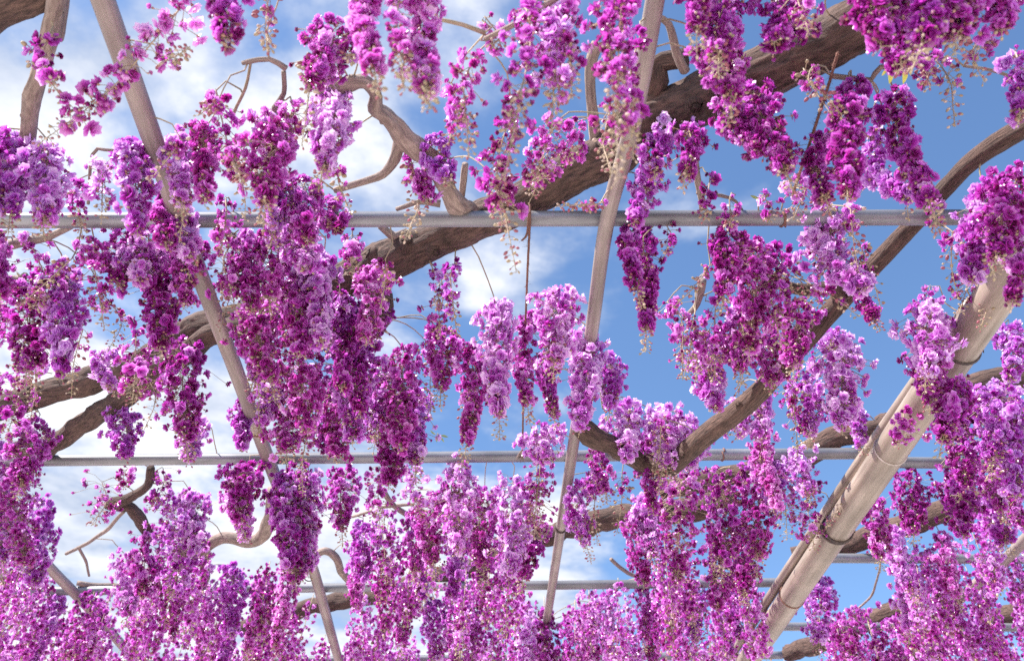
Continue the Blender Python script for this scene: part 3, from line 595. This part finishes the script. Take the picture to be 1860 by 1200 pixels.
def fill(count, box, gap, lens, zs=(-.03, .05), mass=None, power=.8, cut=9000):
    made = tries = 0
    while made < count and tries < cut:
        tries += 1
        y = box[1] + (box[3] - box[1]) * rg.random() ** power; x = rg.uniform(box[0], box[2])
        p = at(x, y, 0); ln = rg.uniform(*lens); q = proj(p - Vector((0, 0, ln))); wd = rg.uniform(.11, .17); wpx = wd * FPX / q[2]
        if any(x + wpx / 2 > g[0] and x - wpx / 2 < g[2] and q[1] > g[1] and y < g[3] for g in GAPS): continue
        if min((p.x - a) ** 2 + (p.y - b) ** 2 for a, b in placed) < gap ** 2: continue
        placed.append((p.x, p.y)); made += 1
        tn = rg.choices('mvpkd', (.3, .26, .2, .12, .12))[0]
        kd = rg.choices('FST', (.66, .2, .14))[0]
        if mass is None: cluster(x, y, q[0] + rg.uniform(-8, 8), q[1], wpx, kd, tn, dz=rg.uniform(*zs), seed=1000 + tries + made * 31)
        else: mass.append((x, y, q[0] + rg.uniform(-8, 8), q[1], wpx, kd, tn, rg.uniform(*zs)))
    return made
fill(14, (-40, 430, 720, 860), .12, (.16, .32))
fill(12, (1000, 700, 1900, 870), .13, (.2, .36))
fill(max(30, 318 - len(CLUSTERS)), (-60, 850, 1920, 1130), .13, (.28, .46))
MASS = []
fill(262, (-90, 930, 1950, 1225), .10, (.30, .48), (-.04, .06), MASS, .75, 20000)
mV = []; mF = []; mM = []; mTI = []; mTO = []; b0 = 0; ms = MB(); HUGE = at(930, 1100, 0)
for tx, ty, bx, by, wpx, kd, tn, dz in MASS:
    top = at(tx, ty, dz); dep = proj(top)[2]; W_ = wpx * dep / FPX / 2
    lo_, hi_ = .02, 1.
    for _ in range(22):
        mid = (lo_ + hi_) / 2
        if proj(top - Vector((0, 0, mid)))[1] < by: lo_ = mid
        else: hi_ = mid
    ln = lo_; rn = rg; base = TONE[tn][0]; ga = rn.uniform(0, 6.28); sw = Vector((rn.gauss(0, .03), rn.gauss(0, .03), 0))
    nf = int(min(95, (2.0 if kd != 'S' else .9) * 2 * W_ * ln / .0009)); o0 = top - HUGE
    tube(ms, [o0 + Vector((.01, .02, .05)), o0 + sw * .4 - Vector((0, 0, ln * .5)), o0 + sw - Vector((0, 0, ln * 1.05))], [.0022, .0016, .0008], 4)
    for k in range(nf):
        u_ = .93 * (k + rn.random()) / nf; ga += 2.4 + rn.uniform(-.5, .5)
        prof = min(1, .62 + u_ * 1.6) * (1 - .5 * max(0, (u_ - .35) / .65) ** 1.4) * rn.uniform(.45, 1.05)
        d = Vector((math.cos(ga), math.sin(ga), rn.uniform(-.35, .35))); c = o0 + sw * u_ - Vector((0, 0, ln * u_)) + d.normalized() * max(.012, W_ * prof - .006)
        face = (d + Vector((rn.gauss(0, .35), rn.gauss(0, .35), rn.gauss(-.12, .35)))).normalized(); s_ = rn.uniform(.8, 1.15)
        vv, ff, mi, ti = FNP['lite'][rn.randrange(NV)]; M = np.array(rot_to(face, rn.uniform(0, 6.28)), dtype=np.float32) * s_
        mV.append(vv @ M.T + np.array(c, dtype=np.float32)); mF += [tuple(i + b0 for i in f) for f in ff]; b0 += len(vv)
        mM.append(mi); mTI.append(ti); mTO.append(np.full(len(vv), base - .5 + rn.gauss(0, .17), dtype=np.float32))
    for k in range(14):
        u_ = .6 + .45 * k / 14; ga += 2.4; p = o0 + sw * u_ - Vector((0, 0, ln * u_)); c = p + Vector((math.cos(ga), math.sin(ga), -.2)) * (W_ * .5 * (1.2 - u_) + .012)
        ms.add([v_ * 1.1 + c for v_ in map(Vector, BUD.v)], BUD.f, rg.randrange(1, 4)); tube(ms, [p, c], [.0008, .0007], 3, cap=False)
me = bpy.data.meshes.new('wisteria_mass'); me.from_pydata(np.concatenate(mV).tolist(), [], mF)
me.materials.append(M_PETAL); me.materials.append(M_CALYX)
me.polygons.foreach_set('material_index', np.concatenate(mM)); me.polygons.foreach_set('use_smooth', [True] * len(mF))
a = me.attributes.new('tone', 'FLOAT', 'POINT'); a.data.foreach_set('value', np.concatenate(mTO))
a = me.attributes.new('tip', 'FLOAT', 'POINT'); a.data.foreach_set('value', np.concatenate(mTI))
wm = link('wisteria_mass', me, None, HUGE); wm.color = (.5, .503, 0, 1); tag(wm, 'farther wisteria flowers massed low in the picture beyond the third crossbar', kind='stuff')
wb = ms.build('stem_mass', [M_STEM] + M_BUDS, wm); wb['kind'] = 'stuff'
print('FILL', len(MASS))

# ------------------------------------------------------------------ leaves
def leaf(mb, base, d, side, ln, wd, m=0):
    n = d.cross(side).normalized(); vs = []; fs = []; K = 6
    for i in range(K + 1):
        t = i / K; wv = wd * math.sin(math.pi * min(1, t * .93 + .05)) ** .8 * (1 - .3 * t); c = base + d * ln * t - n * ln * .18 * t * t
        vs += [c - side * wv / 2 + n * wv * .15, c, c + side * wv / 2 + n * wv * .15]
    for i in range(K):
        a = i * 3; fs += [(a, a + 1, a + 4, a + 3), (a + 1, a + 2, a + 5, a + 4)]
    mb.add(vs, fs, m)
def leafthing(px, py, specs, mat, label, dz=0.0):
    root = empty('leaf_spray', at(px, py, dz)); dep = proj(root.location)[2]
    for (dx, dy, L_, W_) in specs:
        d = (CR * dx - CU * dy + CF * .15).normalized(); s = d.cross(CF).normalized(); b = MB()
        leaf(b, d * .004 + CR * dx * .01, d, (s * .9 + CF * .35).normalized(), L_ * dep / FPX, W_ * dep / FPX); b.build('leaf', mat, root)
    b = MB(); 
    for (dx, dy, L_, W_) in specs:
        d = (CR * dx - CU * dy + CF * .15).normalized()
        tube(b, [Vector((0, 0, .01)), d * .004, d * .015], [.0012, .001, .0006], 4)
    b.build('stalk', M_STEM, root)
    tag(root, label, 'leaves')
leafthing(1615, 122, [(.15, 1, 26, 15), (-.4, .8, 14, 7)], M_LEAF, 'yellow young leaf under the dark top right clusters', dz=-.16)
leafthing(1642, 122, [(.1, 1, 26, 15), (.6, .8, 14, 8)], M_LEAF, 'yellow young leaf pair, right hand one beside a whitish shoot', dz=-.16)
leafthing(795, 790, [(-.6, -.4, 13, 4), (.4, .5, 16, 4), (.9, .2, 14, 5), (-.1, 1, 12, 4)], M_LEAFG, 'pale green leaf shoot above the second crossbar')
leafthing(1385, 362, [(-.7, -.3, 16, 6), (.5, -.6, 14, 5)], M_LEAFG, 'tiny pale shoot on the nearest crossbar')
leafthing(1690, 1150, [(-.7, .3, 26, 13), (.7, .3, 26, 13), (.1, 1, 28, 14), (-.4, -.7, 22, 10), (.5, -.6, 22, 10)], M_LEAF, 'yellow green leaves showing low at the right', dz=.1)
leafthing(1720, 1168, [(-.7, .3, 26, 13), (.8, .1, 26, 13), (.2, 1, 28, 14)], M_LEAF, 'yellow green leaves in the lower right corner', dz=.15)

# ------------------------------------------------------------------ wording of the cluster labels
def interp(pts, y):
    pts = sorted(pts, key=lambda p: p[1])
    for a, b in zip(pts, pts[1:]):
        if a[1] <= y <= b[1]: return a[0] + (b[0] - a[0]) * (y - a[1]) / (b[1] - a[1])
    return pts[0][0] if y < pts[0][1] else pts[-1][0]
LB = [(150, -110), (290, 290), (435, 690), (616, 1200), (660, 1330)]; LC = [(1212, -120), (1102, 405), (1002, 1070), (975, 1240)]; LD = [(2080, 150), (1280, 1320)]
ORD = ['first', 'second', 'third', 'fourth', 'fifth', 'sixth', 'seventh', 'eighth', 'ninth', 'tenth', 'eleventh', 'twelfth', 'thirteenth', 'fourteenth', 'fifteenth']
groups = {}
for c in CLUSTERS:
    root, x, y, LN, kind, tone = c
    col = 'left of the left pole' if x < interp(LB, y) else 'between left and slender poles' if x < interp(LC, y) else 'between slender pole and beam' if x < interp(LD, y) and y > 150 or y <= 150 and x < 1500 else 'right of the beam' if y > 400 else 'near the top right corner'
    row = 'before nearest crossbar' if y < 398 else 'behind nearest crossbar' if y < 832 else 'behind second crossbar' if y < 1062 else 'behind third crossbar'
    size = 'long' if LN > .36 else 'short' if LN < .2 else ''
    full = {'F': 'dense', 'S': 'sparse', 'B': 'budded', 'T': 'bud-tipped'}[kind]
    groups.setdefault((size, full, TONE[tone][1], col, row), []).append(c)
for (size, full, tn, col, row), cs in groups.items():
    cs.sort(key=lambda c: c[1])
    for i, c in enumerate(cs):
        tt = '' if tn == 'budding' else tn + ' '
        if len(cs) == 1: lab = ' '.join(f'{size} {full} {tt}wisteria cluster {col}, {row}'.split())
        else: lab = ' '.join(f'{ORD[i]} {size} {full} {tt}cluster from left, {col}, {row}'.split())
        tag(c[0], lab, 'flower cluster', 'hanging wisteria flower clusters')
bpy.context.view_layer.update()
print('CLUSTERS', len(CLUSTERS), 'LIST', len(LIST), 'OBJECTS', len(bpy.data.objects), 'TRIS', sum(len(m.loops) - 2 * len(m.polygons) for m in bpy.data.meshes))
